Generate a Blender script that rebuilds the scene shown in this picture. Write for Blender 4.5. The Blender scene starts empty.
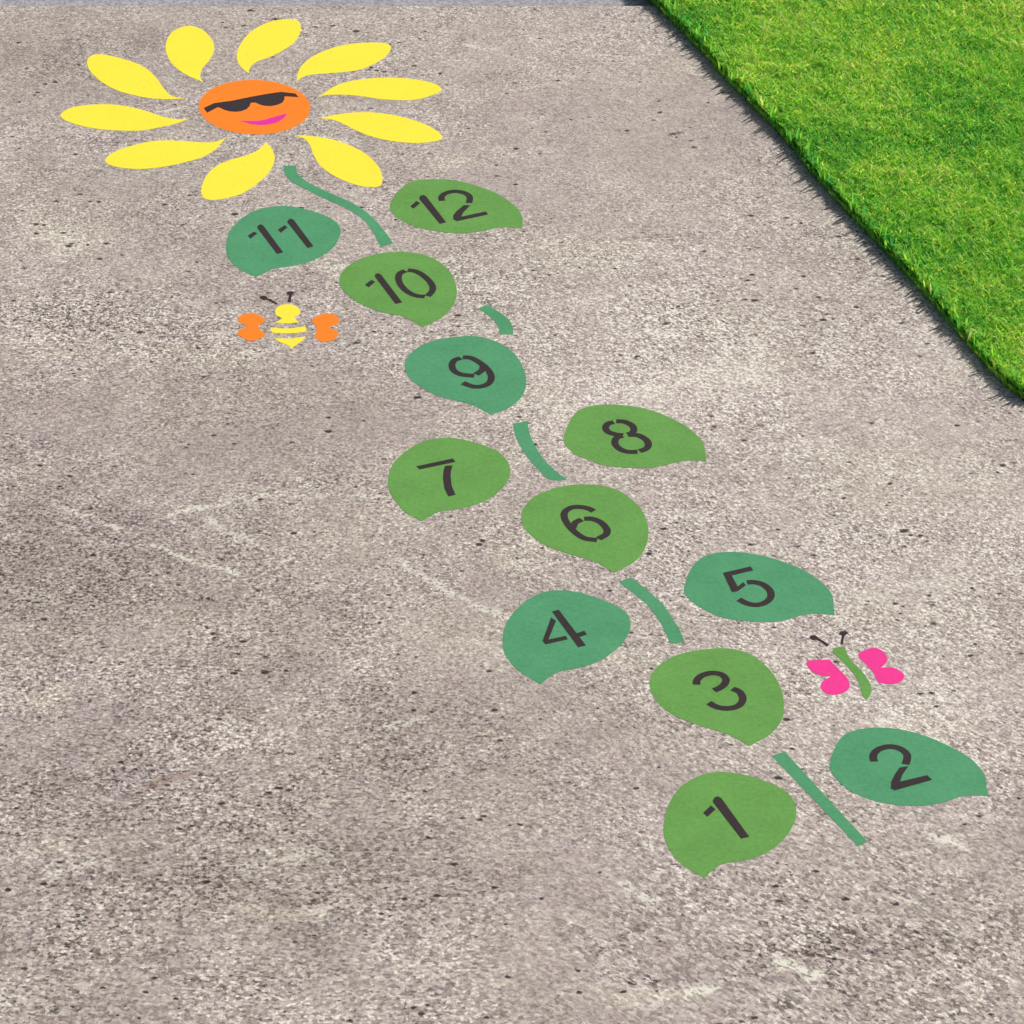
import bpy, math, random
import numpy as np
from mathutils import Vector

# ------------------------------------------------------------------ camera, light, exposure
F_PX = 4406.0                       # focal length in pixels of a 1024 px wide picture
PITCH = math.radians(34.5)          # camera looks down this far below the horizon
CAM_H = 8.34                        # metres above the pavement
SUN_EL = math.radians(37)
SUN_FROM = math.radians(47)         # compass angle of the sun, measured from +Y towards +X
scene = bpy.context.scene
COL = scene.collection

cam_data = bpy.data.cameras.new("camera")
cam = bpy.data.objects.new("camera", cam_data)
COL.objects.link(cam)
cam_data.sensor_width = 36.0
cam_data.lens = F_PX / 1024.0 * 36.0
cam_data.clip_start = 0.1
cam_data.clip_end = 3000.0
cam.location = (0, -CAM_H / math.tan(PITCH), CAM_H)
cam.rotation_euler = (math.pi / 2 - PITCH, 0, 0)
scene.camera = cam

world = bpy.data.worlds.new("World")
scene.world = world
world.use_nodes = True
wn = world.node_tree.nodes
wn.clear()
sky = wn.new("ShaderNodeTexSky")
sky.sky_type = 'NISHITA'
sky.sun_disc = False
sky.sun_elevation = SUN_EL
sky.sun_rotation = SUN_FROM
sky.air_density = 0.7
sky.dust_density = 3.0
sky.ozone_density = 0.6
bg = wn.new("ShaderNodeBackground")
bg.inputs[1].default_value = 0.08
wo = wn.new("ShaderNodeOutputWorld")
world.node_tree.links.new(sky.outputs[0], bg.inputs[0])
world.node_tree.links.new(bg.outputs[0], wo.inputs[0])

sd = bpy.data.lights.new("sun", 'SUN')
sd.energy = 4.5
sd.angle = math.radians(0.5)
sd.color = (1.0, 0.955, 0.90)
sun = bpy.data.objects.new("sun", sd)
COL.objects.link(sun)
dirv = Vector((math.sin(SUN_FROM) * math.cos(SUN_EL), math.cos(SUN_FROM) * math.cos(SUN_EL), math.sin(SUN_EL)))
sun.rotation_euler = dirv.to_track_quat('Z', 'Y').to_euler()
sun.location = (3, 3, 6)

scene.view_settings.view_transform = 'Standard'
scene.view_settings.look = 'None'
scene.view_settings.exposure = -0.06
scene.view_settings.gamma = 1.0
scene.view_settings.use_curve_mapping = False
scene.render.engine = 'CYCLES'
scene.cycles.max_bounces = 8
scene.cycles.diffuse_bounces = 5
scene.cycles.adaptive_threshold = 0.025

# ------------------------------------------------------------------ helpers
SP, CP = math.sin(PITCH), math.cos(PITCH)


def ground(x, y):
    """Metres on the pavement of a surveyed picture position."""
    vp = y - 512.0
    q = vp * CP + F_PX * SP
    zc = CAM_H * F_PX / q
    return ((x - 512.0) * zc / F_PX, CAM_H * (F_PX * CP - vp * SP) / q - CAM_H / math.tan(PITCH))


def lin(c):
    r = []
    for v in c:
        v /= 255.0
        r.append(v / 12.92 if v <= 0.04045 else ((v + 0.055) / 1.055) ** 2.4)
    return r


def tag(o, label=None, cat=None, group=None, kind=None):
    if label:
        o["label"] = label
    if cat:
        o["category"] = cat
    if group:
        o["group"] = group
    if kind:
        o["kind"] = kind
    return o


def nodes_of(name, rough=0.85, spec=0.2):
    m = bpy.data.materials.new(name)
    m.use_nodes = True
    nt = m.node_tree
    b = nt.nodes["Principled BSDF"]
    b.inputs["Roughness"].default_value = rough
    b.inputs["Specular IOR Level"].default_value = spec
    return m, nt, b


class G:
    """Small node-graph writer."""
    def __init__(self, nt):
        self.nt = nt

    def link(self, s, d):
        if isinstance(s, (int, float)):
            d.default_value = s
        elif isinstance(s, (tuple, list)):
            d.default_value = tuple(s) + ((1,) if len(s) == 3 and len(d.default_value) == 4 else ())
        else:
            self.nt.links.new(s, d)

    def coord(self):
        return self.nt.nodes.new("ShaderNodeTexCoord").outputs["Object"]

    def pos(self):
        return self.nt.nodes.new("ShaderNodeNewGeometry").outputs["Position"]

    def attr(self, name, out="Fac"):
        n = self.nt.nodes.new("ShaderNodeAttribute")
        n.attribute_name = name
        return n.outputs[out]

    def mapping(self, v, loc=(0, 0, 0), rot=(0, 0, 0), scale=(1, 1, 1)):
        n = self.nt.nodes.new("ShaderNodeMapping")
        self.link(v, n.inputs[0])
        n.inputs[1].default_value = loc
        n.inputs[2].default_value = rot
        n.inputs[3].default_value = scale
        return n.outputs[0]

    def noise(self, v, scale, detail=2.0, rough=0.5, out=0, dist=0.0):
        n = self.nt.nodes.new("ShaderNodeTexNoise")
        self.link(v, n.inputs["Vector"])
        n.inputs["Scale"].default_value = scale
        n.inputs["Detail"].default_value = detail
        n.inputs["Roughness"].default_value = rough
        n.inputs["Distortion"].default_value = dist
        return n.outputs[out]

    def voronoi(self, v, scale, rnd=1.0):
        n = self.nt.nodes.new("ShaderNodeTexVoronoi")
        self.link(v, n.inputs["Vector"])
        n.inputs["Scale"].default_value = scale
        n.inputs["Randomness"].default_value = rnd
        return n.outputs["Distance"], n.outputs["Color"]

    def math(self, op, a, b=0.0, clamp=False):
        n = self.nt.nodes.new("ShaderNodeMath")
        n.operation = op
        n.use_clamp = clamp
        self.link(a, n.inputs[0])
        self.link(b, n.inputs[1])
        return n.outputs[0]

    def rng(self, v, a, b, c=0.0, d=1.0, smooth=True):
        n = self.nt.nodes.new("ShaderNodeMapRange")
        n.interpolation_type = 'SMOOTHSTEP' if smooth else 'LINEAR'
        self.link(v, n.inputs[0])
        for i, k in enumerate((a, b, c, d)):
            self.link(k, n.inputs[1 + i])
        return n.outputs[0]

    def mix(self, f, a, b, mode='MIX'):
        n = self.nt.nodes.new("ShaderNodeMix")
        n.data_type = 'RGBA'
        n.blend_type = mode
        self.link(f, n.inputs[0])
        self.link(a, n.inputs[6])
        self.link(b, n.inputs[7])
        return n.outputs[2]

    def mixf(self, f, a, b):
        n = self.nt.nodes.new("ShaderNodeMix")
        self.link(f, n.inputs[0])
        self.link(a, n.inputs[2])
        self.link(b, n.inputs[3])
        return n.outputs[0]

    def bump(self, h, strength, dist, normal=None):
        n = self.nt.nodes.new("ShaderNodeBump")
        n.inputs["Strength"].default_value = strength
        n.inputs["Distance"].default_value = dist
        self.link(h, n.inputs["Height"])
        if normal is not None:
            self.link(normal, n.inputs["Normal"])
        return n.outputs[0]

    def sep(self, v):
        n = self.nt.nodes.new("ShaderNodeSeparateXYZ")
        self.link(v, n.inputs[0])
        return n.outputs


# ------------------------------------------------------------------ materials
def concrete_material():
    m, nt, b = nodes_of("weathered_concrete", 0.9, 0.15)
    g = G(nt)
    p = g.pos()
    xyz = g.sep(p)
    # aggregate grain: round on the left, raked diagonally on the right
    pl = g.mapping(p, scale=(0.82, 1.0, 1))
    pr = g.mapping(g.mapping(p, rot=(0, 0, math.radians(44))), scale=(0.64, 1.1, 1))
    side = g.math('ADD', xyz[0], g.math('MULTIPLY', g.noise(p, 0.9, 2), 1.2))
    side = g.rng(side, 0.1, 1.3)
    gl = g.noise(pl, 96, 3.0, 0.68)
    gr = g.noise(pr, 100, 3.0, 0.68)
    grain = g.mixf(side, gl, gr)
    # the slab was poured in bays: the far bay has a finer aggregate
    up = g.rng(g.math('ADD', xyz[1], g.math('MULTIPLY', g.noise(p, 1.1, 2), 1.4)), 1.2, 3.0)
    grain = g.mixf(g.math('MULTIPLY', up, 0.75), grain, g.noise(g.mapping(p, loc=(11, 4, 0), scale=(0.85, 1, 1)), 135, 2.0, 0.6))
    fine = g.noise(p, 230, 2.0, 0.6)
    coarse = g.mixf(side, g.noise(g.mapping(p, loc=(3, 1, 0), scale=(0.8, 1.1, 1)), 56, 3.0, 0.62),
                    g.noise(g.mapping(g.mapping(p, rot=(0, 0, math.radians(40))), loc=(3, 1, 0), scale=(0.66, 1.1, 1)), 60, 3.0, 0.62))
    # the lower pavement has a coarser aggregate
    low = g.rng(g.math('ADD', xyz[1], g.math('MULTIPLY', g.noise(p, 1.3, 2), 0.8)), 0.2, -2.3)
    grain = g.mixf(g.math('MULTIPLY', low, 0.25), grain, coarse)
    grain = g.math('ADD', g.math('MULTIPLY', grain, 0.75), g.math('MULTIPLY', fine, 0.25))
    # separate stones of the aggregate, each with its own tone
    def stones(scl, base):
        w = nt.nodes.new("ShaderNodeVectorMath")
        w.operation = 'MULTIPLY_ADD'
        g.link(g.noise(p, scl * 0.9, 1.0, 0.5, out=1), w.inputs[0])
        w.inputs[1].default_value = (1.1 / scl, 1.1 / scl, 0)
        g.link(base, w.inputs[2])
        cell = g.voronoi(g.mapping(w.outputs[0], scale=(1, 1, 0)), scl)[1]
        return g.sep(cell)[0]
    big_st = g.mixf(side, stones(92, pl), stones(88, pr))
    sm_st = stones(150, p)
    st = g.mixf(g.math('ADD', 0.35, g.math('MULTIPLY', low, 0.4)), sm_st, big_st)
    grain = g.math('ADD', g.math('MULTIPLY', grain, 0.72), g.math('MULTIPLY', st, 0.28))
    mid = g.noise(p, 6.5, 4.0, 0.6)
    big = g.noise(g.mapping(p, loc=(7, 2, 0), scale=(0.7, 1, 1)), 1.6, 4.0, 0.6)
    stain = g.attr("stain")
    rough_amt = g.attr("roughen")
    cream = g.attr("cream")
    scratch = g.attr("scratch")
    rust = g.attr("rust")
    # contrast of the grain, calmer where the surface is worn smooth
    contrast = g.math('ADD', g.math('MULTIPLY', g.rng(g.noise(p, 2.6, 3.0, 0.6), 0.3, 0.7), 0.5), 0.75)
    contrast = g.math('MULTIPLY', g.math('MULTIPLY', contrast, g.math('ADD', rough_amt, 1.0)), g.math('SUBTRACT', 1.0, g.math('MULTIPLY', up, 0.12)))
    v = g.math('MULTIPLY', g.math('SUBTRACT', grain, 0.5), contrast)
    tone = g.math('ADD', 0.55, g.math('MULTIPLY', v, g.math('SUBTRACT', 2.9, g.math('MULTIPLY', low, 0.35))))
    tone = g.math('ADD', tone, g.math('MULTIPLY', g.math('SUBTRACT', mid, 0.5), 0.34))
    tone = g.math('ADD', tone, g.math('MULTIPLY', g.math('SUBTRACT', big, 0.5), 0.22))
    tone = g.math('ADD', tone, g.math('MULTIPLY', stain, -0.20))
    tone = g.math('ADD', tone, g.math('MULTIPLY', cream, 0.14), clamp=True)
    ramp = nt.nodes.new("ShaderNodeValToRGB")
    g.link(tone, ramp.inputs[0])
    el = ramp.color_ramp.elements
    el[0].position, el[1].position = 0.0, 1.0
    el[0].color = lin((74, 63, 58)) + [1]
    el[1].color = lin((240, 236, 226)) + [1]
    for pos_, c in ((0.22, (131, 120, 116)), (0.5, (170, 159, 153)), (0.75, (201, 190, 182))):
        e = el.new(pos_)
        e.color = lin(c) + [1]
    col = ramp.outputs[0]
    # mauve and greenish-cream drifts
    hue = g.noise(g.mapping(p, loc=(1, 9, 0)), 1.1, 5.0, 0.65)
    col = g.mix(g.rng(hue, 0.35, 0.6, 0.0, 0.5), col, (0.96, 0.985, 0.92), 'MULTIPLY')
    col = g.mix(g.math('MULTIPLY', cream, 0.6, clamp=True), col, (0.97, 1.0, 0.88), 'MULTIPLY')
    gcol = g.noise(p, 55, 1.0, 0.5, out=1)
    col = g.mix(0.10, col, gcol, 'OVERLAY')
    # pale scrapes, broken up by the grain
    sc = g.math('MULTIPLY', scratch, g.rng(grain, 0.40, 0.53, 0.12, 1.0), clamp=True)
    col = g.mix(sc, col, lin((226, 224, 208)))
    # rust marks
    col = g.mix(g.math('MULTIPLY', g.math('MULTIPLY', rust, 0.7), g.rng(grain, 0.44, 0.6), clamp=True), col, lin((142, 110, 82)))
    # scattered dark stones, and pits with their shade put into the colour
    pw = g.mapping(g.math('ADD', 0, 0), scale=(1, 1, 1)) if False else p
    warp = g.mix(0.5, (0, 0, 0), g.noise(p, 60, 1.0, 0.5, out=1))
    vm = nt.nodes.new("ShaderNodeVectorMath")
    vm.operation = 'MULTIPLY_ADD'
    g.link(warp, vm.inputs[0])
    vm.inputs[1].default_value = (0.02, 0.02, 0.0)
    g.link(pw, vm.inputs[2])
    pits = None
    for scl, thr, r, sx in ((24, 0.87, 0.22, 0.7), (11, 0.88, 0.085, 0.55), (46, 0.84, 0.36, 0.7)):
        d, c = g.voronoi(g.mapping(vm.outputs[0], loc=(scl, 0, 0), rot=(0, 0, 0.25), scale=(sx, 1, 0)), scl)
        cs = g.sep(c)
        on = g.math('GREATER_THAN', cs[0], thr)
        rad = g.math('MULTIPLY', g.math('ADD', 0.3, g.math('MULTIPLY', cs[1], cs[1])), r)
        rad = g.math('MULTIPLY', rad, g.rng(g.noise(p, 2.3 + scl * 0.02, 3.0, 0.6), 0.40, 0.60, 0.35, 1.35))
        sp = g.math('MULTIPLY', on, g.rng(d, rad, g.math('MULTIPLY', rad, 0.45)))
        pits = sp if pits is None else g.math('MAXIMUM', pits, sp)
    pits = g.math('MULTIPLY', pits, g.math('SUBTRACT', 1.0, g.math('MULTIPLY', scratch, 0.7)), clamp=True)
    crack = g.attr("crack")
    pits = g.math('MAXIMUM', pits, g.math('MULTIPLY', crack, g.rng(grain, 0.58, 0.46), clamp=True))
    col = g.mix(g.math('MULTIPLY', pits, 0.92), col, lin((44, 37, 37)))
    # scattered pale quartz grains
    d, c = g.voronoi(g.mapping(vm.outputs[0], loc=(5, 8, 0), scale=(0.7, 1, 0)), 40)
    cs = g.sep(c)
    qz = g.math('MULTIPLY', g.math('GREATER_THAN', cs[0], 0.88), g.rng(d, 0.34, 0.16))
    col = g.mix(g.math('MULTIPLY', qz, g.rng(rough_amt, -0.3, 0.3, 0.12, 0.55)), col, lin((222, 217, 206)))
    g.link(col, b.inputs["Base Color"])
    hgt = g.math('ADD', g.math('MULTIPLY', grain, g.math('MULTIPLY', contrast, 1.0)), g.math('MULTIPLY', pits, -0.5))
    g.link(g.bump(hgt, 0.34, 0.004), b.inputs["Normal"])
    return m


def paint_material(name, rgb, wear=0.10, rough=0.75):
    m, nt, b = nodes_of(name, rough, 0.10)
    g = G(nt)
    p = g.pos()
    c = lin(rgb)
    n1 = g.noise(p, 70, 3.0, 0.6)
    n2 = g.noise(p, 7, 3.0, 0.6)
    t = g.math('ADD', g.math('MULTIPLY', g.math('SUBTRACT', n1, 0.5), 1.2), g.math('SUBTRACT', n2, 0.5))
    dark = [x * (1 - wear * 1.4) for x in c]
    light = [min(1, x * (1 + wear) + 0.012 * wear * 10) for x in c]
    col = g.mix(g.rng(t, -0.4, 0.4, 0, 1, False), dark, light)
    # tiny pores where the film did not fill the concrete
    d, vc = g.voronoi(g.mapping(p, scale=(0.8, 1, 0)), 42)
    cs = g.sep(vc)
    pore = g.math('MULTIPLY', g.math('GREATER_THAN', cs[0], 0.94), g.rng(d, 0.22, 0.08))
    col = g.mix(g.math('MULTIPLY', pore, 0.22), col, lin((70, 66, 62)))
    g.link(col, b.inputs["Base Color"])
    g.link(g.bump(g.noise(p, 60, 3.0, 0.6), 0.22, 0.004), b.inputs["Normal"])
    return m


def asphalt_material():
    m, nt, b = nodes_of("street_asphalt", 0.9, 0.2)
    g = G(nt)
    p = g.pos()
    t = g.noise(p, 80, 3.0, 0.65)
    col = g.mix(g.rng(t, 0.3, 0.7), lin((132, 134, 138)), lin((182, 183, 187)))
    g.link(col, b.inputs["Base Color"])
    g.link(g.bump(t, 0.5, 0.005), b.inputs["Normal"])
    return m


def earth_material():
    m, nt, b = nodes_of("lawn_earth", 0.95, 0.1)
    g = G(nt)
    p = g.pos()
    t = g.noise(p, 40, 4.0, 0.6)
    g.link(g.mix(g.rng(t, 0.3, 0.7), (0.04, 0.11, 0.02), (0.12, 0.25, 0.04)), b.inputs["Base Color"])
    g.link(g.bump(t, 0.6, 0.01), b.inputs["Normal"])
    return m


def field_material():
    m, nt, b = nodes_of("distant_ground", 0.95, 0.1)
    g = G(nt)
    p = g.pos()
    t = g.noise(p, 3, 6.0, 0.65)
    g.link(g.mix(g.rng(t, 0.3, 0.7), (0.05, 0.12, 0.02), (0.10, 0.20, 0.03)), b.inputs["Base Color"])
    return m


def grass_material():
    m = bpy.data.materials.new("grass_blades")
    m.use_nodes = True
    nt = m.node_tree
    nt.nodes.clear()
    g = G(nt)
    t = g.attr("hue")
    ramp = nt.nodes.new("ShaderNodeValToRGB")
    g.link(t, ramp.inputs[0])
    el = ramp.color_ramp.elements
    el[0].position, el[1].position = 0.0, 1.0
    el[0].color = (0.07, 0.42, 0.10, 1)
    el[1].color = (0.90, 0.90, 0.42, 1)
    for ps, c in ((0.3,  (0.22, 0.66, 0.09)), (0.55, (0.46, 0.84, 0.10)), (0.8, (0.78, 0.93, 0.15))):
        e = el.new(ps)
        e.color = c + (1,)
    col = ramp.outputs[0]
    b = nt.nodes.new("ShaderNodeBsdfPrincipled")
    g.link(col, b.inputs["Base Color"])
    b.inputs["Roughness"].default_value = 0.5
    b.inputs["Specular IOR Level"].default_value = 0.25
    tr = nt.nodes.new("ShaderNodeBsdfTranslucent")
    g.link(g.mix(1.0, col, (1.0, 1.0, 0.75), 'MULTIPLY'), tr.inputs[0])
    mx = nt.nodes.new("ShaderNodeMixShader")
    mx.inputs[0].default_value = 0.55
    nt.links.new(b.outputs[0], mx.inputs[1])
    nt.links.new(tr.outputs[0], mx.inputs[2])
    o = nt.nodes.new("ShaderNodeOutputMaterial")
    nt.links.new(mx.outputs[0], o.inputs[0])
    return m


M_CONC = concrete_material()
M_LEAF = paint_material("leaf_green_paint", (102, 157, 76))
M_TEAL = paint_material("sea_green_paint", (80, 153, 108))
M_YEL = paint_material("yellow_paint", (255, 234, 68), 0.03)
M_ORG = paint_material("orange_paint", (252, 134, 38), 0.03)
M_PINK = paint_material("pink_paint", (238, 58, 146), 0.05)
M_BLK = paint_material("black_paint", (56, 48, 50), 0.05, 0.85)
M_MAG = paint_material("magenta_paint", (228, 52, 160), 0.03)

# ------------------------------------------------------------------ the ground
EDGE_Y = ground(512, 6)[1]           # where the pavement meets the street


def grid_lines(lo, hi, step, far_lo, far_hi):
    a = list(np.arange(lo, hi + step * 0.5, step))
    left = [far_lo, (far_lo + lo) / 2, lo - 0.6, lo - 0.15]
    right = [v for v in (hi + 0.15, hi + 0.6, (far_hi + hi) / 2) if v < far_hi - 0.01] + [far_hi]
    return np.array([v for v in left if v < lo] + a + [v for v in right if v > a[-1]])


def seg_dist(X, Y, pts):
    d = np.full(X.shape, 1e9)
    for (x0, y0), (x1, y1) in zip(pts[:-1], pts[1:]):
        vx, vy = x1 - x0, y1 - y0
        t = np.clip(((X - x0) * vx + (Y - y0) * vy) / (vx * vx + vy * vy), 0, 1)
        d = np.minimum(d, np.hypot(X - x0 - t * vx, Y - y0 - t * vy))
    return d


def value_noise(X, Y, scale, seed):
    rs = np.random.RandomState(seed)
    T = rs.rand(256, 256)
    u, v = X * scale + 100, Y * scale + 100
    i, j = np.floor(u).astype(int), np.floor(v).astype(int)
    fu, fv = u - i, v - j
    fu, fv = fu * fu * (3 - 2 * fu), fv * fv * (3 - 2 * fv)
    a = T[i % 256, j % 256] * (1 - fu) + T[(i + 1) % 256, j % 256] * fu
    c = T[i % 256, (j + 1) % 256] * (1 - fu) + T[(i + 1) % 256, (j + 1) % 256] * fu
    return a * (1 - fv) + c * fv


def build_pavement():
    xs = grid_lines(-2.1, 2.1, 0.009, -40, 40)
    ys = grid_lines(-2.8, EDGE_Y - 0.01, 0.012, -40, EDGE_Y)
    if ys[-1] < EDGE_Y:
        ys = np.append(ys, EDGE_Y)
    nx, ny = len(xs), len(ys)
    X, Y = np.meshgrid(xs, ys)
    co = np.stack([X.ravel(), Y.ravel(), np.zeros(nx * ny)], 1)
    i = np.arange(nx * ny).reshape(ny, nx)
    q = np.stack([i[:-1, :-1], i[:-1, 1:], i[1:, 1:], i[1:, :-1]], -1).reshape(-1, 4)
    me = bpy.data.meshes.new("pavement")
    me.vertices.add(len(co))
    me.vertices.foreach_set("co", co.ravel())
    me.loops.add(q.size)
    me.loops.foreach_set("vertex_index", q.ravel())
    me.polygons.add(len(q))
    me.polygons.foreach_set("loop_start", np.arange(0, q.size, 4))
    me.update(calc_edges=True)

    warpx = (value_noise(X, Y, 3.0, 1) - 0.5) * 0.30 + (value_noise(X, Y, 12.0, 2) - 0.5) * 0.09
    warpy = (value_noise(X, Y, 3.0, 3) - 0.5) * 0.30 + (value_noise(X, Y, 12.0, 4) - 0.5) * 0.09
    WX, WY = X + warpx, Y + warpy

    def blob(x, y, rx, ry, a):
        cx, cy = ground(x, y)
        ex = abs(ground(x + rx, y)[0] - cx)
        ey = abs(ground(x, y - ry)[1] - cy)
        r = np.sqrt(((WX - cx) / ex) ** 2 + ((WY - cy) / ey) ** 2)
        return a * np.clip(1.5 - r, 0, 1) ** 1.2

    stain = sum(blob(*b) for b in (
        (110, 620, 300, 230, .38), (200, 900, 320, 120, .26), (480, 740, 160, 90, .10), (120, 60, 260, 60, .12),
                (60, 560, 110, 40, .42), (265, 690, 70, 26, .45), (60, 770, 90, 32, .45), (385, 740, 85, 42, .42),
        (240, 905, 120, 26, .30), (345, 940, 60, 24, .30), (860, 955, 120, 28, .50), (75, 325, 110, 26, .30),
        (215, 255, 80, 34, .25), (130, 165, 110, 30, .25), (60, 60, 120, 45, .30), (100, 700, 60, 24, .30),
        (330, 855, 90, 30, .15), (560, 900, 120, 30, .18), (800, 505, 120, 28, .22), (700, 480, 80, 24, .2),
        (580, 215, 110, 34, .22), (690, 235, 60, 20, .18), (250, 290, 70, 14, .35), (200, 425, 220, 52, .10),
        (420, 690, 60, 20, .3), (310, 655, 50, 16, .25), (900, 600, 90, 18, .16), (930, 870, 80, 22, .18),
        (850, 450, 220, 200, -.45), (600, 330, 160, 120, -.3), (900, 700, 150, 90, -.3), (560, 60, 120, 60, -.1), (20, 470, 60, 60, .15), (480, 860, 90, 25, .2), (840, 320, 80, 14, .12)))
    cream = sum(blob(*b) for b in (
        (45, 245, 44, 26, .8), (42, 678, 26, 13, .9), (290, 735, 90, 30, .35), (285, 910, 60, 9, .9),
        (70, 868, 60, 9, .7), (170, 645, 60, 14, .4), (190, 350, 90, 10, .5), (30, 360, 45, 16, .5),
        (660, 1000, 50, 12, 1.0), (705, 990, 22, 7, 1.3), (802, 970, 20, 5, 1.3), (545, 905, 80, 12, .4),
        (480, 640, 120, 30, .45), (380, 540, 90, 30, .3), (730, 385, 80, 24, .5), (560, 410, 60, 22, .4),
        (570, 250, 60, 22, .5), (620, 60, 80, 30, .25), (430, 165, 30, 7, .9), (330, 278, 16, 6, .9),
        (610, 545, 60, 14, .5), (860, 600, 60, 14, .5), (540, 530, 40, 14, .5), (950, 740, 70, 20, .4),
        (260, 30, 260, 20, .15), (80, 745, 50, 14, .35), (650, 660, 40, 16, .5), (975, 340, 60, 40, .2),
        (380, 460, 60, 12, .3), (270, 845, 60, 14, .4), (480, 960, 90, 20, .3), (900, 480, 90, 30, .2)))
    rough = sum(blob(*b) for b in (
        (205, 430, 210, 62, -.26), (600, 140, 150, 62, -.30), (940, 440, 100, 50, -.35), (100, 335, 120, 30, .45),
        (560, 330, 130, 90, .25), (230, 780, 150, 50, .15), (760, 340, 100, 40, .35), (100, 60, 160, 50, -.15),
        (60, 790, 100, 60, .25), (700, 880, 200, 90, .1), (330, 450, 90, 50, -.1), (860, 955, 130, 40, .35),
        (740, 100, 60, 50, -.2), (230, 920, 200, 80, .1), (480, 280, 60, 60, .2)))

    def line(pts, w, a):
        g_ = [ground(*p_) for p_ in pts]
        wob = 0.012
        d = seg_dist(X + (value_noise(X, Y, 25, 8) - .5) * wob * 2, Y + (value_noise(X, Y, 25, 9) - .5) * wob * 3, g_)
        fade = 0.35 + 0.9 * value_noise(X, Y, 9, 11)
        return a * np.clip(1.4 - d / (min(w, 0.022) * 0.8), 0, 1) * fade

    scratch = np.zeros_like(X)
    for pts, w, a in (
        ([(58, 506), (90, 516), (118, 530)], .012, .9), ([(150, 542), (195, 562), (237, 574)], .014, 1.2),
        ([(168, 515), (230, 500), (292, 494)], .013, 1.0), ([(292, 494), (392, 497)], .010, .6),
        ([(205, 520), (252, 541)], .013, .8), ([(395, 558), (430, 580), (470, 602), (525, 627)], .018, .9),
        ([(60, 522), (100, 548)], .012, .5), ([(158, 112), (212, 100)], .012, .9),
        ([(322, 101), (385, 109)], .010, .9), ([(320, 112), (390, 112)], .009, .6),
        ([(322, 138), (352, 142)], .02, .8), ([(462, 44), (496, 50)], .010, .9),
        ([(505, 92), (550, 84)], .012, .6), ([(535, 122), (550, 116)], .018, .8),
        ([(722, 361), (758, 375)], .014, 1.1), ([(930, 834), (972, 851)], .013, 1.2),
        ([(618, 884), (656, 900)], .018, .9), ([(645, 845), (655, 850)], .016, .7),
        ([(676, 518), (702, 511)], .012, .9), ([(815, 487), (838, 484)], .022, .7),
        ([(690, 72), (700, 74)], .010, 1.3), ([(860, 600), (960, 575)], .02, .5),
        ([(172, 683), (200, 676)], .010, .8), ([(385, 728), (425, 718)], .02, .7),
        ([(280, 560), (292, 559)], .010, 1.3), ([(240, 868), (330, 850)], .03, .4),
        ([(255, 910), (330, 912)], .016, .6), ([(50, 872), (110, 862)], .03, .6),
        ([(780, 965), (815, 976)], .028, 1.3), ([(690, 991), (716, 988)], .03, 1.2), ([(635, 1008), (655, 1003)], .03, .5),
        ([(895, 895), (925, 910)], .012, .8), ([(560, 450), (572, 447)], .014, .9),
        ([(565, 540), (590, 552)], .03, .6), ([(455, 640), (520, 655)], .02, .5),
        ([(700, 35), (720, 45)], .012, .6), ([(430, 95), (465, 82)], .012, .7),
        ([(300, 400), (360, 392)], .02, .3), ([(10, 590), (50, 602)], .015, .6)):
        scratch = np.maximum(scratch, line(pts, w, a))
    crack = np.zeros_like(X)
    for pts, w, a in (
        ([(262, 748), (276, 753), (294, 752)], .009, 1.5), ([(214, 302), (238, 306)], .010, 1.3),
        ([(150, 752), (165, 748)], .01, .6), ([(118, 606), (130, 602)], .014, 1.5),
        ([(203, 596), (212, 597)], .012, 1.6), ([(288, 503), (296, 504)], .010, 1.6),
        ([(998, 440), (1012, 442)], .010, 1.2), ([(860, 533), (870, 535)], .01, 1.2),
        ([(52, 1011), (56, 1012)], .009, 1.6), ([(70, 1010), (74, 1011)], .007, 1.5),
        ([(628, 980), (634, 982)], .020, 1.3), ([(648, 978), (656, 980)], .018, 1.2),
        ([(145, 849), (151, 851)], .013, 1.5), ([(672, 868), (676, 870)], .012, 1.6),
        ([(672, 133), (680, 134)], .010, 1.4), ([(758, 163), (764, 156)], .010, 1.0),
        ([(760, 412), (768, 414)], .012, 1.0), ([(928, 601), (935, 603)], .012, 1.2),
        ([(800, 690), (806, 692)], .01, 1.2), ([(830, 985), (850, 1000)], .02, .7), ([(780, 1004), (800, 1012)], .02, .8)):
        crack = np.maximum(crack, line(pts, w, a * 0.9))
    rust = line([(150, 786), (172, 780), (196, 769)], .018, 1.0) + line([(205, 765), (250, 755)], .02, .35) \
        + line([(180, 632), (195, 640)], .05, .35)
    for nm, arr in (("stain", stain), ("cream", cream), ("roughen", rough), ("scratch", scratch), ("crack", crack), ("rust", rust)):
        at = me.attributes.new(nm, 'FLOAT', 'POINT')
        at.data.foreach_set("value", np.clip(arr, -0.8, 1.6).ravel().astype(np.float32))
    o = bpy.data.objects.new("pavement", me)
    COL.objects.link(o)
    me.materials.append(M_CONC)
    return tag(o, kind="structure")


def plain_mesh(name, verts, faces, mat, parent=None, loc=(0, 0, 0)):
    me = bpy.data.meshes.new(name)
    me.from_pydata(verts, [], faces)
    me.update()
    me.materials.append(mat)
    o = bpy.data.objects.new(name, me)
    COL.objects.link(o)
    o.location = loc
    if parent is not None:
        o.parent = parent
    return o


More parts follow.
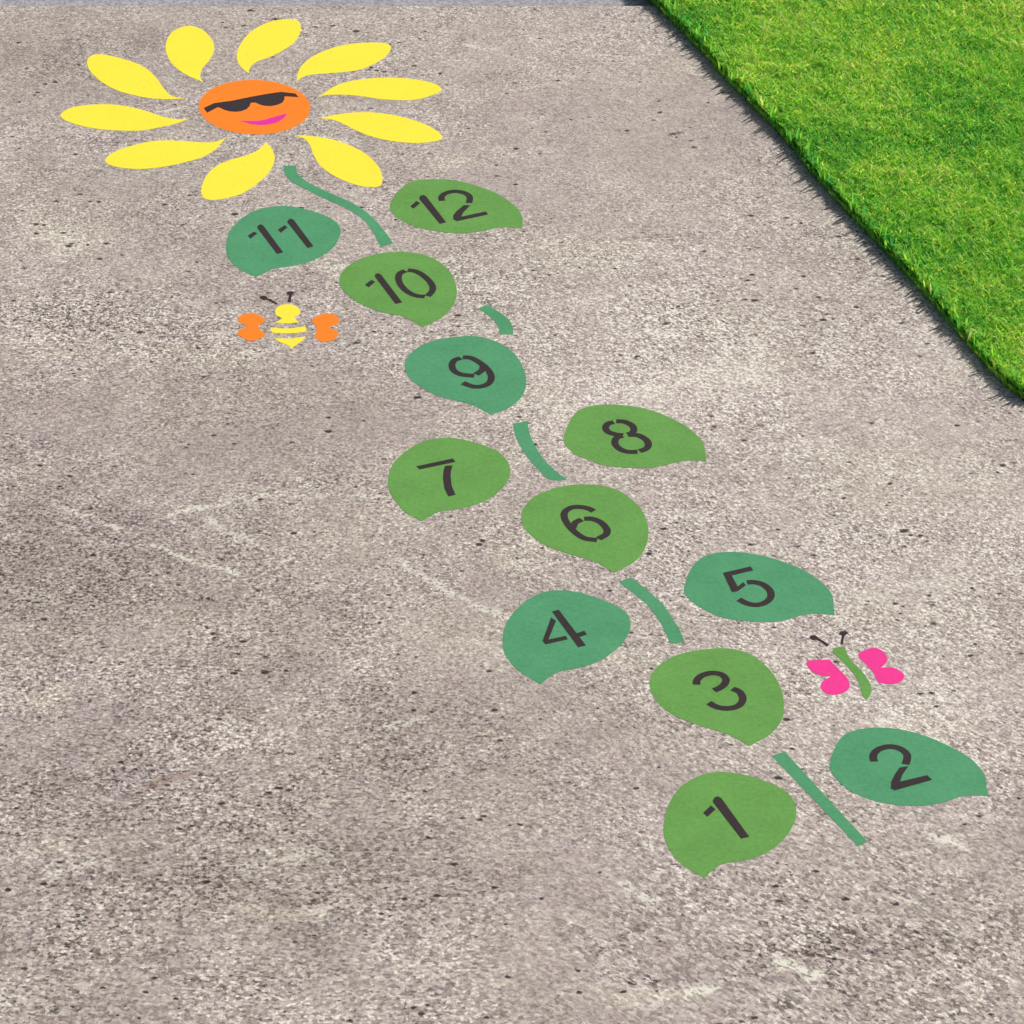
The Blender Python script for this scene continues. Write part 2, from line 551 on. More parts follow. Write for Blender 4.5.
build_pavement()
M_STREET = asphalt_material()
tag(plain_mesh("street", [(-40, EDGE_Y, -0.03), (40, EDGE_Y, -0.03), (40, EDGE_Y + 7, -0.03), (-40, EDGE_Y + 7, -0.03)],
               [(0, 1, 2, 3)], M_STREET), kind="structure")
tag(plain_mesh("ground", [(-1500, -1500, -0.2), (1500, -1500, -0.2), (1500, 1500, -0.2), (-1500, 1500, -0.2)],
               [(0, 1, 2, 3)], field_material()), kind="structure")
# front edge of the slab towards the street
tag(plain_mesh("pavement_edge", [(-40, EDGE_Y + .001, -0.18), (40, EDGE_Y + .001, -0.18), (40, EDGE_Y + .001, -0.001), (-40, EDGE_Y + .001, -0.001)],
               [(0, 3, 2, 1)], M_CONC), kind="structure")

# ------------------------------------------------------------------ lawn
EDGE_PX = [(652.7, 0), (671, 19.5), (691, 39), (708, 57), (724, 75), (740, 92), (757, 109), (777, 129), (794, 148),
           (812, 172), (827, 188), (843, 206), (866, 230), (885, 250), (901, 267), (918, 285), (939, 309), (955, 328),
           (974, 350), (993, 371), (1010, 388), (1024, 398), (1045, 404), (1080, 409), (1200, 416)]
edge = [ground(*p) for p in EDGE_PX]
d0 = np.array(edge[0]) - np.array(edge[4])
d0 /= np.linalg.norm(d0)
edge = [tuple(np.array(edge[0]) + d0 * k) for k in (6.0, 3.0, 1.0)] + edge
dn = np.array(edge[-1]) - np.array(edge[-2])
dn /= np.linalg.norm(dn)
edge += [tuple(np.array(edge[-1]) + dn * k) for k in (1.5, 14.0)]
outer = [(15.5, edge[-1][1] + 1.0), (15.5, edge[0][1])]
lawn_poly = edge + outer
LZ = 0.020


def inside(px, py, poly):
    r = np.zeros(px.shape, bool)
    n = len(poly)
    for i in range(n):
        x0, y0 = poly[i]
        x1, y1 = poly[(i + 1) % n]
        if y0 == y1:
            continue
        c = ((y0 > py) != (y1 > py)) & (px < (x1 - x0) * (py - y0) / (y1 - y0) + x0)
        r ^= c
    return r


n = len(lawn_poly)
vs = [(x, y, LZ) for x, y in lawn_poly] + [(x, y, -0.18) for x, y in lawn_poly]
fs = [tuple(range(n))] + [(i, (i + 1) % n, n + (i + 1) % n, n + i) for i in range(n)]
tag(plain_mesh("lawn_soil", vs, fs, earth_material()), kind="structure")


def build_grass():
    rs = np.random.RandomState(5)
    # dense near the picture, thinner and broader further off
    zones = [((0.2, 3.6), (0.0, 5.4), 26000, 1.0), ((-1.0, 12), (-0.2, 9.5), 1500, 2.2)]
    P, W, L = [], [], []
    for (x0, x1), (y0, y1), dens, ws in zones:
        k = int((x1 - x0) * (y1 - y0) * dens)
        px = rs.uniform(x0, x1, k)
        py = rs.uniform(y0, y1, k)
        keep = inside(px, py, lawn_poly)
        if ws > 1.5:
            zx, zy = zones[0][0], zones[0][1]
            keep &= ~((px > zx[0]) & (px < zx[1]) & (py > zy[0]) & (py < zy[1]))
        px, py = px[keep], py[keep]
        P.append(np.stack([px, py], 1))
        W.append(np.full(len(px), ws))
        L.append(np.full(len(px), 1.0 if ws < 1.5 else 1.25))
    # a close row of blades along the trimmed edge
    e = np.array(edge)
    sel = e[2:-1]
    ex, ey, nx_, ny_ = [], [], [], []
    for a, b in zip(sel[:-1], sel[1:]):
        ln = np.linalg.norm(b - a)
        k = int(ln * 2000)
        t = rs.rand(k)[:, None]
        nrm = np.array([-(b - a)[1], (b - a)[0]]) / ln      # into the lawn
        q = a + (b - a) * t + nrm * rs.uniform(0.0, 0.02, k)[:, None]
        P.append(q)
        W.append(np.full(k, 1.0))
        L.append(np.full(k, 1.0))
    P = np.concatenate(P)
    W = np.concatenate(W)
    L = np.concatenate(L)
    N = len(P)
    ed = seg_dist(P[:, 0], P[:, 1], edge)
    clump = value_noise(P[:, 0], P[:, 1], 16, 21) * .6 + value_noise(P[:, 0], P[:, 1], 45, 22) * .4
    drift = value_noise(P[:, 0], P[:, 1], 5, 23)
    patch = value_noise(P[:, 0], P[:, 1], 2, 24)
    length = (0.030 + 0.026 * rs.rand(N) + 0.024 * (clump - 0.4)) * L
    tuft = value_noise(P[:, 0], P[:, 1], 70, 31)
    length = np.where(ed < 0.025, 0.020 + 0.014 * rs.rand(N) + 0.014 * tuft, length)
    # lean follows the clump, with scatter
    ang = value_noise(P[:, 0], P[:, 1], 11, 25) * 4 * math.pi + rs.normal(0, 1.7, N)
    lean = rs.uniform(0.5, 1.0, N)
    spike = (ed < 0.016) & (rs.rand(N) < 0.035)  # sparse taller, broader blades added to give the edge shadow jagged tips
    length = np.where(spike, 0.055 + 0.026 * rs.rand(N), length)
    near = np.clip(1 - ed / 0.03, 0, 1)
    lean *= 1 - near * 0.45
    lean = np.where(spike, lean * 0.45, lean)
    width = (0.0034 + 0.0026 * rs.rand(N)) * W * np.where(spike, 2.0, 1.0)
    dx, dy = np.cos(ang), np.sin(ang)
    rot = rs.uniform(0, 2 * math.pi, N)
    sx, sy = np.cos(rot), np.sin(rot)
    skirt = rs.rand(N) < np.where(ed < 0.012, 0.6, 0.0)           # blades rooted at the very rim, from the slab up
    base = np.stack([P[:, 0], P[:, 1], np.where(skirt, 0.001, LZ - 0.004)], 1)
    base[:, 0] -= np.where(skirt, 0.010, 0.0)
    base[:, 1] -= np.where(skirt, 0.006, 0.0)
    length = np.where(skirt & ~spike, 0.022 + 0.016 * rs.rand(N), length)
    co = np.zeros((N, 7, 3))
    for lvl, (t, wf) in enumerate(((0, 0.8), (0.4, 1.0), (0.75, 0.7))):
        off = length * (t * lean * (0.35 + 0.65 * t))
        z = length * t * np.sqrt(np.clip(1 - (lean * t * 0.8) ** 2, 0.1, 1))
        c = base + np.stack([dx * off, dy * off, z], 1)
        hw = (width * wf * 0.5)[:, None] * np.stack([sx, sy, np.zeros(N)], 1)
        co[:, lvl * 2] = c - hw
        co[:, lvl * 2 + 1] = c + hw
    off = length * lean
    z = length * np.sqrt(np.clip(1 - (lean * 0.9) ** 2, 0.08, 1))
    co[:, 6] = base + np.stack([dx * off, dy * off, z], 1)
    b0 = (np.arange(N) * 7)[:, None]
    quads = np.concatenate([b0 + np.array([[0, 1, 3, 2]]), b0 + np.array([[2, 3, 5, 4]])], 0)
    tris = b0 + np.array([[4, 5, 6]])
    me = bpy.data.meshes.new("grass")
    me.vertices.add(N * 7)
    me.vertices.foreach_set("co", co.ravel())
    loops = np.concatenate([quads.ravel(), tris.ravel()])
    me.loops.add(len(loops))
    me.loops.foreach_set("vertex_index", loops)
    nq = len(quads)
    me.polygons.add(nq + N)
    me.polygons.foreach_set("loop_start", np.concatenate([np.arange(nq) * 4, nq * 4 + np.arange(N) * 3]))
    me.update(calc_edges=True)
    hue = 0.49 + 0.34 * (clump - 0.5) + 0.26 * (drift - 0.5) + 0.22 * (patch - 0.5) + rs.normal(0, 0.23, N)
    hue += np.where(rs.rand(N) < 0.05, 0.35, 0.0)
    hue -= 0.10 * np.clip(1 - ed / 0.10, 0, 1)          # shade along the rim painted in as darker green
    hue = np.clip(hue, 0, 1)
    at = me.attributes.new("hue", 'FLOAT', 'POINT')
    at.data.foreach_set("value", np.repeat(hue, 7).astype(np.float32))
    me.materials.append(grass_material())
    o = bpy.data.objects.new("grass", me)
    COL.objects.link(o)
    tag(o, "bright green mown grass filling the lawn beside the concrete", "grass", kind="stuff")


build_grass()

# ------------------------------------------------------------------ painted marks
PAINT_Z, TOP_Z = 0.0006, 0.0009


def frame(ox, oy, s):
    """Survey points taken on an enlarged view whose corner is (ox, oy) and scale s."""
    return lambda pts: [(ox + x / s, oy + y / s) for x, y in pts]


def smooth(pts, corners=(), n=6):
    """Closed Catmull-Rom through pts; indices in corners stay sharp."""
    out = []
    k = len(pts)
    for i in range(k):
        p0, p1, p2, p3 = pts[(i - 1) % k], pts[i], pts[(i + 1) % k], pts[(i + 2) % k]
        if i in corners:
            p0 = (2 * p1[0] - p2[0], 2 * p1[1] - p2[1])
        if (i + 1) % k in corners:
            p3 = (2 * p2[0] - p1[0], 2 * p2[1] - p1[1])
        for j in range(n):
            t = j / n
            out.append(tuple(0.5 * (2 * p1[a] + (p2[a] - p0[a]) * t + (2 * p0[a] - 5 * p1[a] + 4 * p2[a] - p3[a]) * t * t
                                    + (3 * p1[a] - p0[a] - 3 * p2[a] + p3[a]) * t ** 3) for a in (0, 1)))
    return out


def ribbon(pts, w, flare=0.0):
    """Open stroke of real width w (metres) along ground points."""
    path = []
    k = len(pts)
    for i in range(k - 1):
        p0 = pts[i - 1] if i > 0 else (2 * pts[0][0] - pts[1][0], 2 * pts[0][1] - pts[1][1])
        p1, p2 = pts[i], pts[i + 1]
        p3 = pts[i + 2] if i + 2 < k else (2 * p2[0] - p1[0], 2 * p2[1] - p1[1])
        for j in range(6):
            t = j / 6
            path.append(tuple(0.5 * (2 * p1[a] + (p2[a] - p0[a]) * t + (2 * p0[a] - 5 * p1[a] + 4 * p2[a] - p3[a]) * t * t
                                     + (3 * p1[a] - p0[a] - 3 * p2[a] + p3[a]) * t ** 3) for a in (0, 1)))
    path.append(pts[-1])
    L, R = [], []
    for i, (x, y) in enumerate(path):
        a, b = path[max(0, i - 1)], path[min(len(path) - 1, i + 1)]
        dx, dy = b[0] - a[0], b[1] - a[1]
        q = math.hypot(dx, dy) or 1
        L.append((x - dy / q * w / 2, y + dx / q * w / 2))
        R.append((x + dy / q * w / 2, y - dx / q * w / 2))
    return L, R


def sheet(name, polys, mat, parent=None, top=PAINT_Z, thick=0.0005, origin=None):
    """One paint film made of closed ground outlines (list of polygons) or ribbons ((left, right) pairs)."""
    allp = [p for q in polys for p in (q if not isinstance(q, tuple) else q[0] + q[1])]
    if origin is None:
        origin = (sum(p[0] for p in allp) / len(allp), sum(p[1] for p in allp) / len(allp))
    vs, fs = [], []
    zb = -thick
    if parent is not None and len(polys) > 1:
        lift = 0.00012
    else:
        lift = 0.0
    n_piece = -1
    for q in polys:
        n_piece += 1
        zt = lift * n_piece
        if isinstance(q, tuple):
            Lf, Rt = q
            m = len(Lf)
            b = len(vs)
            for P in (Lf, Rt):
                vs += [(x - origin[0], y - origin[1], zt) for x, y in P]
            for i in range(m - 1):
                fs.append((b + i, b + m + i, b + m + i + 1, b + i + 1))
            loop = list(range(b, b + m)) + list(range(b + 2 * m - 1, b + m - 1, -1))
        else:
            area = sum(q[i][0] * q[(i + 1) % len(q)][1] - q[(i + 1) % len(q)][0] * q[i][1] for i in range(len(q)))
            if area < 0:
                q = q[::-1]
            b = len(vs)
            vs += [(x - origin[0], y - origin[1], zt) for x, y in q]
            fs.append(tuple(range(b, b + len(q))))
            loop = list(range(b, b + len(q)))[::-1]
        b2 = len(vs)
        vs += [(vs[i][0], vs[i][1], zb) for i in loop]
        for i in range(len(loop)):
            j = (i + 1) % len(loop)
            fs.append((loop[i], loop[j], b2 + j, b2 + i))
    loc = (origin[0], origin[1], top)
    o = plain_mesh(name, vs, fs, mat, parent, loc)
    if parent is not None:
        o.location = Vector(loc) - parent.matrix_basis.translation
    return o


def gp(pts):
    return [ground(*p) for p in pts]


def closed(f, pts, corners=()):
    return gp(smooth(f(pts), corners))


def poly(f, pts):
    return gp(f(pts))


DW = 0.0245       # stroke width of the numerals

# survey frames
Z = {
    1: frame(650, 740, 4.452), 2: frame(820, 715, 5.689), 3: frame(640, 620, 6.4), 4: frame(490, 540, 4.876),
    5: frame(670, 530, 5.689), 6: frame(510, 390, 4.876), 7: frame(380, 390, 5.689), 8: frame(510, 390, 4.876),
    9: frame(400, 300, 5.3875), 10: frame(330, 160, 5.12), 11: frame(210, 150, 5.121), 12: frame(330, 160, 5.12)}

LEAF = {
    1: [(242, 615), (280, 580), (325, 552), (400, 540), (480, 520), (560, 475), (610, 425), (640, 370), (652, 320), (640, 270),
        (600, 225), (530, 190), (440, 160), (340, 143), (250, 150), (160, 190), (110, 240), (75, 310), (60, 390), (68, 450),
        (100, 510), (150, 560), (200, 590)],
    2: [(960, 463), (900, 458), (820, 460), (750, 482), (680, 503), (580, 517), (470, 515), (370, 502), (270, 475), (170, 430),
        (90, 360), (58, 310), (60, 260), (80, 195), (125, 125), (190, 90), (290, 73), (400, 75), (510, 93), (620, 127),
        (720, 170), (830, 230), (900, 290), (940, 350), (948, 410)],
    3: [(698, 808), (760, 775), (830, 735), (890, 670), (918, 600), (918, 500), (890, 410), (840, 330), (760, 255), (670, 205),
        (570, 184), (480, 182), (370, 195), (250, 220), (150, 270), (85, 330), (62, 400), (75, 470), (130, 545), (210, 605),
        (320, 655), (430, 690), (540, 725), (620, 760)],
    4: [(248, 705), (280, 675), (330, 645), (400, 630), (480, 612), (560, 575), (630, 520), (675, 460), (685, 405), (665, 355),
        (600, 315), (520, 282), (430, 255), (350, 245), (260, 255), (180, 295), (110, 360), (70, 430), (62, 500), (75, 560),
        (120, 620), (180, 665)],
    5: [(938, 485), (880, 480), (800, 478), (730, 490), (660, 512), (580, 524), (480, 522), (370, 512), (270, 490), (180, 445),
        (110, 395), (80, 350), (90, 290), (120, 220), (170, 165), (240, 135), (330, 125), (430, 130), (540, 150), (640, 180),
        (740, 218), (840, 280), (900, 335), (928, 390), (932, 440)],
    6: [(505, 890), (560, 865), (610, 835), (655, 780), (675, 710), (670, 650), (645, 590), (600, 540), (530, 490), (450, 467),
        (370, 461), (290, 464), (200, 485), (120, 520), (70, 570), (55, 610), (65, 665), (110, 715), (180, 760), (270, 795),
        (360, 820), (430, 845)],
    7: [(238, 748), (290, 715), (350, 690), (430, 680), (520, 660), (610, 625), (680, 575), (725, 520), (742, 460), (720, 400),
        (670, 350), (590, 315), (500, 288), (420, 274), (350, 273), (250, 290), (160, 340), (90, 400), (55, 460), (45, 530),
        (60, 590), (100, 650), (150, 700)],
    8: [(958, 348), (920, 345), (850, 345), (790, 358), (720, 374), (640, 382), (560, 378), (470, 370), (390, 345), (320, 315),
        (280, 280), (260, 245), (275, 190), (305, 130), (350, 92), (420, 75), (500, 72), (600, 80), (700, 103), (790, 140),
        (870, 185), (925, 235), (950, 285)],
    9: [(490, 620), (540, 602), (590, 580), (640, 540), (672, 490), (680, 430), (665, 370), (625, 300), (560, 245), (480, 210),
        (400, 195), (330, 196), (220, 210), (120, 243), (55, 290), (30, 330), (30, 380), (60, 430), (130, 480), (200, 515),
        (290, 540), (370, 560), (430, 585)],
    10: [(475, 857), (520, 835), (575, 805), (620, 760), (648, 700), (645, 640), (620, 580), (570, 530), (500, 492), (420, 474),
         (350, 471), (260, 478), (160, 505), (90, 545), (55, 585), (48, 620), (65, 665), (120, 715), (200, 757), (290, 785),
         (370, 800), (410, 820)],
    11: [(235, 652), (280, 630), (330, 608), (420, 595), (500, 575), (580, 540), (640, 490), (668, 430), (660, 385), (610, 345),
         (530, 315), (440, 293), (370, 287), (280, 296), (200, 325), (135, 375), (95, 430), (82, 490), (90, 545), (125, 590),
         (180, 625)],
    12: [(985, 350), (930, 345), (870, 345), (800, 360), (720, 373), (620, 374), (520, 362), (430, 340), (350, 300), (315, 265),
         (308, 235), (325, 190), (370, 140), (430, 108), (520, 98), (620, 102), (700, 117), (790, 145), (870, 180), (940, 230),
         (975, 270), (987, 310)]}

# numerals: ('p', polygon) or ('s', stroke centre line); one list per figure, stencil gaps left open
NUM = {
    1: [[('p', [(236, 325), (272, 292), (292, 310), (255, 343)]),
         ('p', [(279, 270), (288, 256), (302, 251), (318, 260), (442, 432), (405, 440), (282, 280)])]],
    2: [[('s', [(308, 266), (303, 232), (325, 202), (370, 184), (415, 182), (460, 195), (492, 222), (496, 250), (486, 282)]),
         ('p', [(452, 300), (503, 292), (470, 340), (455, 380), (610, 343), (638, 370), (425, 430), (402, 418), (405, 380), (425, 340)])]],
    3: [[('s', [(362, 415), (365, 385), (400, 355), (460, 340), (520, 350), (550, 380), (540, 412), (510, 436), (474, 452)]),
         ('s', [(592, 440), (635, 460), (657, 495), (650, 530), (615, 557), (555, 567), (490, 557), (440, 530)])]],
    4: [[('p', [(302, 350), (335, 340), (468, 515), (430, 525)]),
         ('p', [(298, 378), (322, 395), (285, 486), (370, 468), (380, 485), (270, 510), (256, 492)]),
         ('p', [(412, 459), (460, 443), (473, 462), (428, 476)])]],
    5: [[('p', [(300, 245), (458, 208), (475, 230), (352, 260), (385, 322), (418, 297), (432, 315), (385, 350), (352, 355)]),
         ('s', [(438, 299), (480, 298), (530, 312), (568, 345), (573, 382), (545, 412), (495, 427), (440, 419), (390, 395)])]],
    6: [[('s', [(408, 592), (380, 578), (340, 571), (300, 574), (268, 595), (266, 625), (285, 660), (320, 697), (365, 724), (425, 733)]),
         ('s', [(306, 674), (318, 648), (350, 632)]),
         ('s', [(362, 628), (405, 630), (445, 648), (472, 680), (468, 705), (432, 726)])]],
    7: [[('p', [(205, 435), (415, 390), (430, 410), (225, 453)]),
         ('p', [(370, 432), (414, 430), (404, 460), (402, 490), (408, 545), (430, 597), (388, 607), (366, 560), (358, 505), (361, 460)])]],
    8: [[('s', [(506, 158), (480, 164), (466, 182), (476, 203), (510, 216), (552, 221)]),
         ('s', [(548, 224), (518, 236), (512, 262), (535, 288), (575, 302), (622, 302)]),
         ('s', [(518, 153), (560, 156), (595, 174), (604, 196), (592, 212), (572, 217)]),
         ('s', [(578, 219), (625, 222), (662, 242), (675, 265), (665, 286), (632, 299)])]],
    9: [[('s', [(328, 314), (296, 324), (280, 348), (290, 380), (330, 402), (400, 409)]),
         ('s', [(338, 309), (385, 314), (435, 342), (475, 378), (492, 415), (480, 448), (440, 466), (390, 466), (338, 447)]),
         ('s', [(448, 352), (442, 378), (410, 402)])]],
    10: [[('p', [(178, 640), (212, 614), (232, 625), (198, 653)]),
          ('p', [(228, 594), (235, 584), (248, 580), (262, 588), (370, 730), (335, 738), (232, 602)])],
         [('s', [(386, 568), (360, 580), (350, 604), (362, 640), (395, 674), (440, 695), (486, 700)]),
          ('s', [(398, 564), (445, 573), (492, 604), (522, 640), (524, 670), (500, 698)])]],
    11: [[('p', [(193, 440), (225, 418), (243, 428), (208, 455)]),
          ('p', [(241, 396), (248, 385), (262, 381), (275, 390), (375, 525), (343, 533), (243, 402)])],
         [('p', [(348, 408), (383, 385), (397, 398), (362, 425)]),
          ('p', [(395, 368), (403, 356), (418, 352), (430, 360), (530, 494), (500, 503), (398, 374)])]],
    12: [[('p', [(410, 238), (443, 210), (462, 222), (428, 250)]),
          ('p', [(456, 196), (463, 184), (478, 180), (492, 186), (595, 320), (562, 328), (459, 203)])],
         [('s', [(573, 210), (572, 188), (595, 170), (640, 161), (690, 170), (715, 190), (712, 221)]),
          ('p', [(685, 232), (718, 233), (682, 270), (672, 291), (798, 264), (810, 280), (650, 314), (632, 305), (630, 285), (648, 262)])]]}

WORDS = {
    1: "rounded leaf green leaf stencilled with the numeral 1, lowest on the concrete",
    2: "long sea green leaf stencilled with the numeral 2, beside the straight stem",
    3: "leaf green leaf stencilled with the numeral 3, left of the butterfly",
    4: "sea green rounded leaf stencilled with the numeral 4",
    5: "long sea green leaf stencilled with the numeral 5, above the pink butterfly",
    6: "leaf green leaf stencilled with the numeral 6 in the middle of the plant",
    7: "leaf green rounded leaf stencilled with the numeral 7",
    8: "long leaf green leaf stencilled with the numeral 8, pointing right",
    9: "sea green leaf stencilled with the numeral 9",
    10: "leaf green leaf stencilled with the number 10, right of the bee",
    11: "sea green leaf stencilled with the number 11, above the bee",
    12: "long leaf green leaf stencilled with the number 12, near the sunflower"}

for k in range(1, 13):
    f = Z[k]
    mat = M_TEAL if k in (2, 4, 5, 9, 11) else M_LEAF
    leaf = sheet("painted_leaf", [closed(f, LEAF[k], (0,))], mat)
    tag(leaf, WORDS[k], "painted leaf", "numbered leaves painted on the concrete")
    for fig in NUM[k]:
        parts = []
        for typ, pts in fig:
            parts.append(poly(f, pts) if typ == 'p' else ribbon(poly(f, pts), DW))
        sheet("numeral", parts, M_BLK, leaf, TOP_Z, 0.0002)

# stems
STEMS = [
    (frame(210, 150, 5.121), [(378, 82), (442, 80), (448, 118), (490, 158), (560, 195), (640, 232), (740, 278), (810, 325),
                              (860, 375), (905, 430), (938, 478), (875, 497), (850, 450), (815, 390), (770, 345), (700, 300),
                              (600, 255), (510, 212), (430, 170), (395, 140), (378, 105)], (0, 1, 10, 11),
     "long wavy green stem just below the sunflower"),
    (frame(400, 300, 5.3875), [(416, 50), (460, 28), (485, 35), (530, 62), (580, 100), (605, 140), (610, 186), (536, 186),
                               (532, 150), (510, 115), (470, 80), (436, 56)], (0, 1, 6, 7),
     "shortest green stem piece, above the leaf numbered 9"),
    (frame(510, 390, 4.876), [(15, 165), (85, 150), (92, 195), (108, 245), (145, 310), (190, 365), (235, 405), (278, 437),
                              (230, 442), (180, 430), (130, 380), (80, 320), (40, 255), (20, 200)], (0, 1, 7),
     "curved green stem piece between leaves 9 and 6"),
    (frame(490, 540, 4.876), [(628, 205), (685, 182), (730, 215), (790, 265), (840, 310), (885, 375), (920, 430), (950, 497),
                              (880, 507), (855, 450), (820, 385), (770, 320), (700, 260)], (0, 1, 7, 8),
     "curved green stem piece between leaves 6 and 3"),
    (frame(650, 740, 4.452), [(542, 70), (600, 52), (968, 452), (925, 472)], (0, 1, 2, 3),
     "straight green stem piece between leaves 1 and 2")]
for f, pts, cor, lab in STEMS:
    tag(sheet("painted_vine", [closed(f, pts, cor)], M_TEAL), lab, "painted stem", "stem pieces painted on the concrete")


def empty(name, at, label, cat, group=None):
    o = bpy.data.objects.new(name, None)
    COL.objects.link(o)
    x, y = ground(*at)
    o.location = (x, y, 0)
    o.empty_display_size = 0.1
    return tag(o, label, cat, group)


def ellipse(cx, cy, rx, ry, tilt=0.0, n=72):
    c, s = math.cos(tilt), math.sin(tilt)
    return [(cx + rx * math.cos(a) * c - ry * math.sin(a) * s, cy + rx * math.cos(a) * s + ry * math.sin(a) * c)
            for a in (2 * math.pi * i / n for i in range(n))]


# sunflower
flower = empty("painted_sunflower", (254.6, 107.2), "smiling yellow sunflower with orange face and black sunglasses painted on concrete", "painted flower")
fa, fb, fc = frame(40, 0, 4.0), frame(230, 0, 4.452), frame(190, 70, 7.877)
PETALS = [
    (fa, [(655, 330), (640, 305), (652, 270), (680, 238), (697, 195), (685, 155), (650, 120), (600, 104), (550, 115), (515, 145),
          (502, 190), (515, 235), (545, 272), (590, 302)]),
    (fa, [(580, 395), (530, 385), (500, 360), (475, 325), (445, 290), (400, 260), (330, 235), (250, 218), (205, 223), (188, 250),
          (205, 290), (250, 330), (310, 362), (380, 382), (440, 393), (510, 397)]),
    (fa, [(597, 475), (540, 477), (480, 463), (400, 437), (310, 420), (220, 418), (130, 430), (85, 455), (95, 478), (160, 502),
          (240, 517), (330, 523), (410, 522), (490, 507), (550, 493)]),
    (fa, [(745, 548), (715, 563), (670, 570), (590, 566), (500, 562), (430, 568), (350, 588), (290, 612), (262, 638), (275, 658),
          (330, 672), (410, 676), (490, 668), (570, 652), (640, 632), (700, 600)]),
    (fa, [(903, 568), (880, 595), (830, 620), (760, 640), (705, 665), (665, 705), (645, 755), (652, 788), (680, 800), (730, 796),
          (800, 778), (860, 742), (915, 690), (938, 640), (930, 600)]),
    (fb, [(82, 328), (90, 300), (120, 275), (180, 253), (240, 222), (290, 185), (315, 135), (308, 98), (270, 86), (210, 90),
          (150, 108), (90, 145), (48, 195), (30, 245), (42, 290)]),
    (fb, [(295, 368), (312, 350), (350, 335), (420, 328), (500, 322), (580, 310), (650, 280), (700, 245), (716, 213), (700, 195),
          (640, 190), (560, 193), (480, 207), (400, 235), (340, 272), (306, 315)]),
    (fb, [(395, 432), (430, 424), (500, 422), (580, 428), (660, 440), (740, 446), (820, 445), (890, 428), (935, 408), (943, 396),
          (915, 375), (850, 358), (770, 348), (680, 346), (600, 352), (520, 365), (460, 388)]),
    (fb, [(398, 527), (450, 532), (500, 550), (560, 580), (620, 605), (700, 625), (780, 635), (860, 636), (930, 625), (945, 608),
          (920, 582), (860, 550), (780, 525), (700, 508), (620, 500), (540, 502), (460, 513)]),
    (fb, [(288, 603), (330, 618), (355, 645), (372, 690), (400, 735), (450, 775), (510, 805), (580, 828), (640, 833), (672, 825),
          (678, 790), (660, 740), (610, 690), (550, 655), (480, 628), (410, 612), (340, 604)])]
for f, pts in PETALS:
    sheet("petal", [closed(f, pts, (0,))], M_YEL, flower)
face = sheet("face", [gp(ellipse(254.6, 107.2, 55.8, 27.3, math.radians(1.3)))], M_ORG, flower)


def child_sheet(name, polys, mat, part, root):
    """A sub-part: its parent is a part of root."""
    o = sheet(name, polys, mat, None, TOP_Z, 0.0002)
    o.parent = part
    o.location = Vector(o.location) - part.location - root.location
    return o


child_sheet("sunglasses", [poly(fc, [(108, 300), (190, 262), (330, 243), (480, 212), (600, 190), (715, 173), (830, 186),
            (857, 215), (745, 208), (743, 235), (728, 258), (690, 275), (640, 285), (595, 284), (555, 275), (530, 264), (512, 257),
            (478, 260), (470, 285), (448, 308), (405, 325), (360, 330), (310, 326), (268, 314), (240, 300), (218, 294), (135, 338)])],
            M_BLK, face, flower)
child_sheet("smile", [closed(fc, [(388, 402), (470, 402), (560, 398), (650, 374), (765, 342), (735, 383), (670, 418),
            (580, 434), (490, 428), (430, 412)], (0, 4))], M_MAG, face, flower)

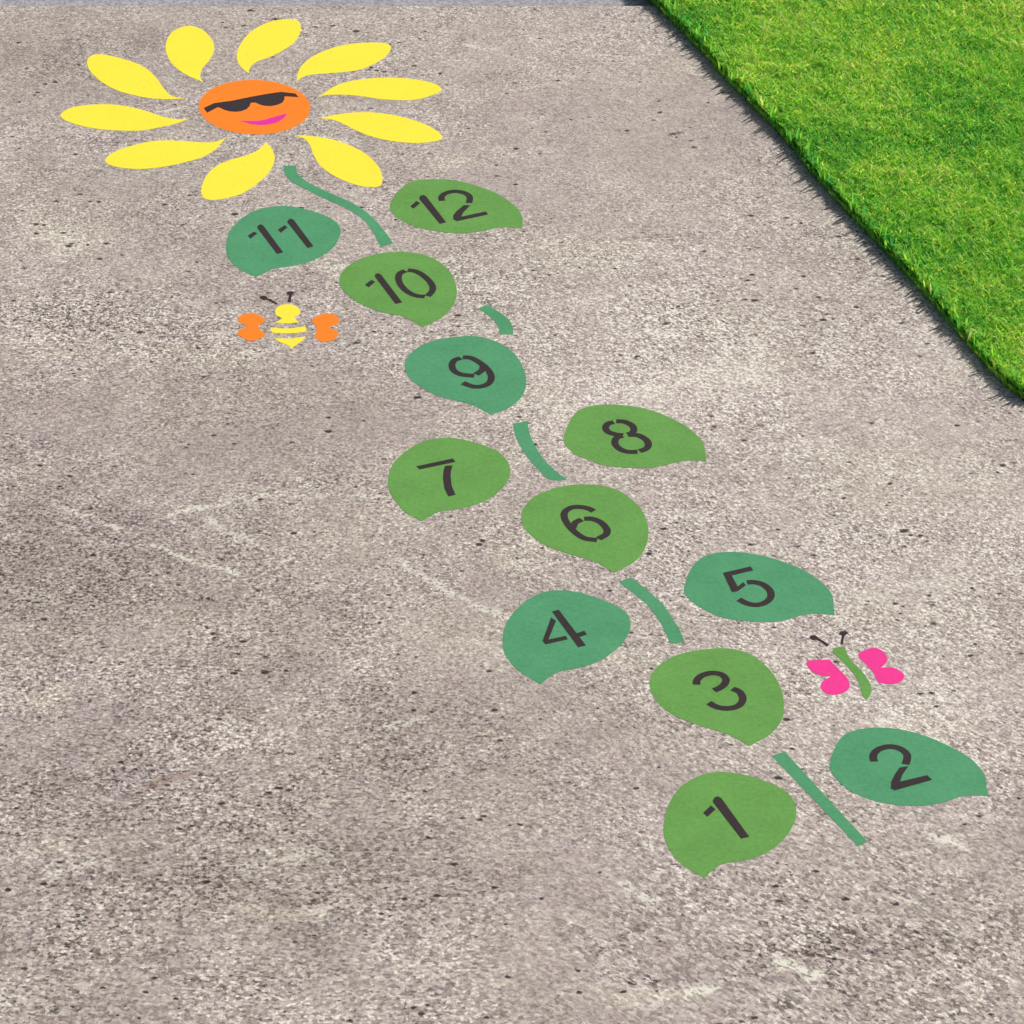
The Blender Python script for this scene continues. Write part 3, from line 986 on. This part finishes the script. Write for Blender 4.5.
# bee
bee = empty("painted_bee", (289, 325), "small yellow bee with orange wings painted just below leaf 11", "painted bee")
fz = frame(230, 285, 8.533)
sheet("head", [closed(fz, [(490, 165), (550, 175), (592, 205), (600, 235), (575, 262), (548, 280), (590, 318), (490, 328),
      (385, 322), (432, 295), (438, 280), (400, 262), (385, 230), (400, 195), (440, 172)], (6, 8))], M_YEL, bee)
sheet("body_stripe", [closed(fz, [(350, 362), (490, 372), (640, 352), (652, 378), (640, 402), (500, 414), (365, 408), (345, 385)],
      (0, 2, 4, 6))], M_YEL, bee)
sheet("tail", [closed(fz, [(375, 452), (510, 458), (648, 438), (620, 470), (570, 510), (538, 530), (522, 550), (500, 518),
      (440, 495), (400, 472)], (0, 2, 6))], M_YEL, bee)
sheet("wing", [closed(fz, [(65, 295), (100, 257), (170, 240), (240, 255), (312, 298), (278, 320), (246, 350), (250, 374),
      (280, 400), (305, 428), (260, 455), (200, 475), (140, 470), (90, 440), (62, 405), (100, 375), (155, 358), (120, 338), (80, 320)],
      (4, 9, 16))], M_ORG, bee)
sheet("wing", [closed(fz, [(697, 295), (750, 262), (820, 245), (890, 255), (928, 285), (928, 325), (880, 345), (840, 355),
      (880, 375), (922, 395), (918, 430), (880, 470), (830, 485), (770, 478), (722, 450), (736, 400), (738, 360), (715, 330)],
      (0, 7, 14))], M_ORG, bee)
sheet("antenna", [gp(fz(ellipse(287, 110, 33, 18, 0.1, 24))), ribbon(poly(fz, [(290, 108), (345, 132), (400, 162)]), 0.009)], M_BLK, bee)
sheet("antenna", [poly(fz, [(480, 72), (492, 56), (535, 54), (552, 68), (527, 84), (518, 148), (492, 148), (503, 88)])], M_BLK, bee)

# butterfly
fly = empty("painted_butterfly", (853, 668), "small pink butterfly with green body painted between leaves 5 and 2", "painted butterfly")
fz = frame(790, 610, 7.877)
sheet("body", [closed(fz, [(340, 312), (383, 292), (432, 300), (450, 343), (490, 407), (560, 475), (612, 545), (642, 610),
      (636, 662), (600, 706), (567, 662), (550, 592), (518, 528), (458, 454), (390, 383), (346, 344)])], M_LEAF, fly)
sheet("wing", [closed(fz, [(130, 415), (160, 398), (240, 393), (310, 393), (340, 422), (400, 482), (450, 535), (470, 590),
      (455, 630), (400, 660), (330, 668), (265, 645), (240, 605), (260, 560), (325, 524), (260, 520), (190, 495), (145, 455)],
      (14,))], M_PINK, fly)
sheet("wing", [closed(fz, [(538, 358), (580, 320), (660, 298), (720, 318), (762, 365), (762, 410), (718, 455), (790, 452),
      (860, 475), (900, 515), (880, 560), (820, 582), (740, 580), (685, 555), (655, 490), (600, 430)], (6,))], M_PINK, fly)
sheet("antenna", [gp(fz(ellipse(187, 218, 34, 19, 0.1, 24))), ribbon(poly(fz, [(195, 218), (250, 246), (300, 282)]), 0.010)], M_BLK, fly)
sheet("antenna", [poly(fz, [(384, 186), (400, 168), (445, 168), (460, 184), (432, 200), (422, 235), (418, 272), (398, 272),
      (402, 235), (408, 202)])], M_BLK, fly)
